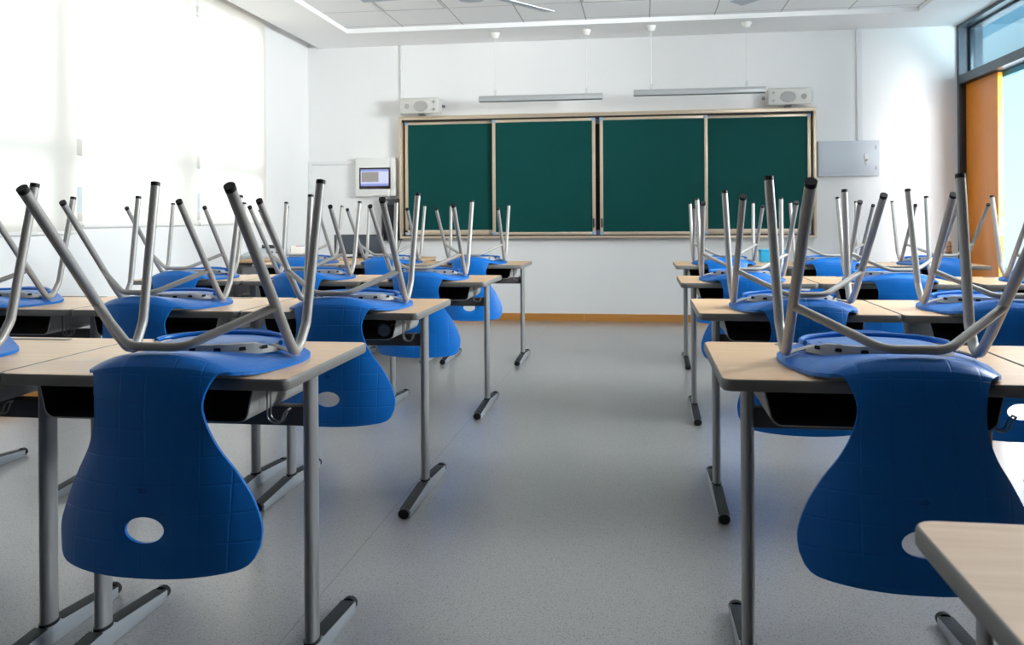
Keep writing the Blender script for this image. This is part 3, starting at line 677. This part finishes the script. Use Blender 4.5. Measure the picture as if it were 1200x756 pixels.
# ceiling light panels (off) and ceiling fans
def troffer(x, y, lab):
    o = thing('ceiling_light', lab, 'light', (x, y, ZC + .045), 0, 'ceiling light panels'); h = .305
    q = MB(); f = .018
    q.box(-h, h, -h, -h + f, -.008, 0, M['lampgrey'], .002); q.box(-h, h, h - f, h, -.008, 0, M['lampgrey'], .002); q.box(-h, -h + f, -h, h, -.008, 0, M['lampgrey'], .002); q.box(h - f, h, -h, h, -.008, 0, M['lampgrey'], .002); q.build('frame', o)
    q = MB(); q.box(-h + f, h - f, -h + f, h - f, -.003, 0, M['soffit']); q.build('diffuser', o)
troffer(-2.105, 7.706, 'square ceiling light panel nearest the left window wall')
troffer(-.224, 7.706, 'square ceiling light panel near the centre, right of the fan blade')
def fan(x, y, ang, lab):
    o = thing('ceiling_fan', lab, 'fan', (x, y, 2.75), ang, 'ceiling fans')
    q = MB(); q.lathe([(.03, -.07), (.09, -.06), (.11, -.02), (.11, .03), (.07, .06), (.02, .07)], M['fan'], (0, 0, 0), 'z', 28); q.build('motor_hub', o)
    q = MB(); q.tube([(0, 0, .06), (0, 0, ZC + .045 - 2.75)], .012, M['fan'], 12); q.build('rod', o)
    q = MB(); q.lathe([(.02, ZC - .02 - 2.75), (.06, ZC + .01 - 2.75), (.065, ZC + .045 - 2.75)], M['fan'], (0, 0, 0), 'z', 20); q.build('canopy', o)
    for k in range(3):
        R = Matrix.Rotation(2 * PI * k / 3, 4, 'Z') @ Matrix.Rotation(math.radians(9), 4, 'X')
        q = MB(); P = [(.10, -.03), (.25, -.055), (.85, -.062), (.855, -.055), (.855, .055), (.85, .062), (.25, .055), (.10, .03)]
        q.prism(P, -.003, .003, M['fan']); q.v = [tuple(R @ Vector(v)) for v in q.v]; q.build('blade', o)
fan(-1.20, 6.153, math.atan2(.82, .57), 'ceiling fan whose grey blade tip shows at the top centre')
fan(1.21, 6.14, math.atan2(.82, -.57), 'ceiling fan with only a blade tip showing at the top, right of centre')

# ------------------------------------------------------------------ teacher's desk and what stands on it
o = thing('teacher_desk', 'long brown-topped teacher desk by the front wall left of the aisle', 'desk', (-2.84, 7.95, 0))
q = MB(); q.prism(rrect(-.86, .86, -.36, .36, .02), .722, .75, M['deskbrown'], 'z', .003); q.build('tabletop', o)
q = MB(); q.box(-.84, .84, -.30, .34, .03, .70, M['midgrey'], .004); q.box(-.83, .83, -.29, .33, 0, .03, M['black']); q.box(-.85, .85, -.33, .35, .70, .722, M['darkgrey']); q.build('cabinet', o)
for i, x in enumerate((-.625, -.21, .21, .625)):
    q = MB(); q.box(x - .195, x + .195, -.312, -.299, .06, .68, M['midgrey'], .003); d_ = q.build('door', o)
    q = MB(); q.tube(fillet([(x + .15, -.312, .58), (x + .15, -.335, .58), (x + .15, -.335, .48), (x + .15, -.312, .48)], .008), .005, M['wire'], 8); q.build('handle', d_)
o = thing('monitor', 'black flat monitor standing on the teacher desk below the wall control panel', 'monitor', (-2.665, 8.02, .75))
q = MB(); q.box(-.245, .235, -.02, .02, -.0 + .035, .222, M['darkgrey'], .006); q.build('housing', o)
q = MB(); q.box(-.225, .215, -.0225, -.019, .05, .205, M['screen_off']); q.build('screen', o)
q = MB(); q.prism(rrect(-.11, .10, -.08, .09, .02), 0, .012, M['darkgrey']); q.box(-.03, .03, .018, .05, .01, .12, M['darkgrey'], .004); q.build('stand', o)
o = thing('desk_console', 'grey sloping console with a dark raised lid on the teacher desk', 'console', (-3.56, 7.90, .75))
q = MB(); q.prism([(-.16, 0), (.16, 0), (.16, .10), (-.16, .035)], -.165, .165, M['cab'], 'x', .006); q.build('base', o)
q = MB(); q.box(-.085, .10, .11, .125, .09, .125, M['darkgrey'], .003); q.build('lid', o)
q = MB()
for i in range(3): q.lathe([(.010, 0), (.010, .012), (.006, .015)], M['darkgrey'], (.06 + .045 * i, -.08, .055), 'z', 12)
q.build('knob', o)
o = thing('carton', 'white paper carton with red print on the teacher desk', 'carton', (-3.32, 8.10, .75), .5)
q = MB(); q.box(-.065, .065, -.05, .05, 0, .115, M['white'], .003); q.build('box', o)
q = MB(); q.box(-.0665, -.064, -.02, .015, .065, .08, M['red'], 0); q.box(-.02, .03, -.0515, -.049, .108, .114, M['red'], 0); q.box(.03, .06, -.0515, -.049, .108, .114, M['lcdblue'], 0); q.build('print', o)
# cyan box on the far right desk, narrow wooden stand by the wall
o = thing('storage_box', 'bright cyan plastic box on the farthest desk row, right of the aisle', 'box', (1.02, 7.125, DH + .0017))
q = MB(); vs = []; 
q.prism(rrect(-.10, .10, -.05, .05, .015), 0, .085, M['cyan'], 'z', .003); q.build('body', o)
q = MB(); q.prism(rrect(-.106, .106, -.056, .056, .018), .085, .099, M['cyan'], 'z', .003); q.build('lid', o)
o = thing('wooden_stand', 'narrow brown wooden post stand against the front wall beside the door', 'stand', (3.06, 9.36, 0))
q = MB(); q.prism([(-.05, 0), (.05, 0), (.026, .84), (.018, .86), (-.004, .86), (-.012, .84)], -.012, .012, M['brownwood'], 'y', .002); q.build('post', o)
q = MB(); 
for z in (.66, .74, .80): q.box(-.03, .03, -.016, .016, z, z + .012, M['darkgrey'], .002)
q.build('rung', o)
q = MB(); q.box(-.09, .075, -.07, .07, 0, .025, M['brownwood'], .004); q.build('base', o)

# ------------------------------------------------------------------ daylight
wd = bpy.data.worlds.new('sky'); scene.world = wd; wd.use_nodes = True; n = wd.node_tree.nodes; l = wd.node_tree.links
bg = n['Background']; tc = n.new('ShaderNodeTexCoord'); sp = n.new('ShaderNodeSeparateXYZ'); cr = n.new('ShaderNodeValToRGB')
l.new(tc.outputs['Generated'], sp.inputs[0]); l.new(sp.outputs[2], cr.inputs[0])
cr.color_ramp.elements[0].position = 0.0; cr.color_ramp.elements[0].color = (0.72, 0.88, 1.0, 1)
cr.color_ramp.elements[1].position = 0.45; cr.color_ramp.elements[1].color = (0.36, 0.72, 0.93, 1)
l.new(cr.outputs[0], bg.inputs[0]); bg.inputs[1].default_value = 0.88
def area(name, loc, rot, sx, sy, power, color):
    li = bpy.data.lights.new(name, 'AREA'); li.shape = 'RECTANGLE'; li.size = sx; li.size_y = sy; li.energy = power; li.color = color
    o = bpy.data.objects.new(name, li); COL.objects.link(o); o.location = loc; o.rotation_euler = rot
    return o
# overcast daylight outside the left windows
area('daylight_left', (XL - 2.5, 8.2, 3.1), (0, -PI / 2, 0), 3.2, 9.0, 380, (1.0, 0.965, 0.92))
# open sky outside the doorway
area('daylight_right', (XR + 2.0, 11.2, 1.9), (0, math.radians(88), math.radians(35)), 1.8, 2.8, 60, (0.90, 0.95, 1.0))

area('added_fill_right', (XR + 0.95, 4.8, 2.1), (0, math.radians(96), math.radians(-24)), 1.8, 2.8, 900, (0.95, 0.975, 1.0))  # invented fill lamp, shining through the added right-wall windows

# ------------------------------------------------------------------ camera
f, yaw, y0, ro, hc = 1022.67, .1475, 254.58, -.0062, 1.1281
R = Vector((math.cos(yaw), math.sin(yaw), 0)); D = Vector((-math.sin(yaw), math.cos(yaw), 0)); U = Vector((0, 0, 1))
Rc = R * math.cos(ro) + U * math.sin(ro); Uc = U * math.cos(ro) - R * math.sin(ro)
cam = bpy.data.cameras.new('camera'); co = bpy.data.objects.new('camera', cam); COL.objects.link(co)
mw = Matrix.Identity(4)
for i in range(3): mw[i][0], mw[i][1], mw[i][2] = Rc[i], Uc[i], -D[i]
mw.translation = (0, 0, hc); co.matrix_world = mw
cam.sensor_width = 36; cam.lens = f / 1200 * 36; cam.shift_x = 0; cam.shift_y = -(378 - y0) / 1200
cam.dof.use_dof = True; cam.dof.focus_distance = 3.4; cam.dof.aperture_fstop = 9
scene.camera = co
vs_ = scene.view_settings; vs_.view_transform = 'Standard'; vs_.look = 'None'; vs_.exposure = 0.45; vs_.gamma = 1; vs_.use_curve_mapping = False
scene.cycles.max_bounces = 10; scene.cycles.diffuse_bounces = 6; scene.cycles.transparent_max_bounces = 12
scene.cycles.use_denoising = True; scene.cycles.sample_clamp_indirect = 8
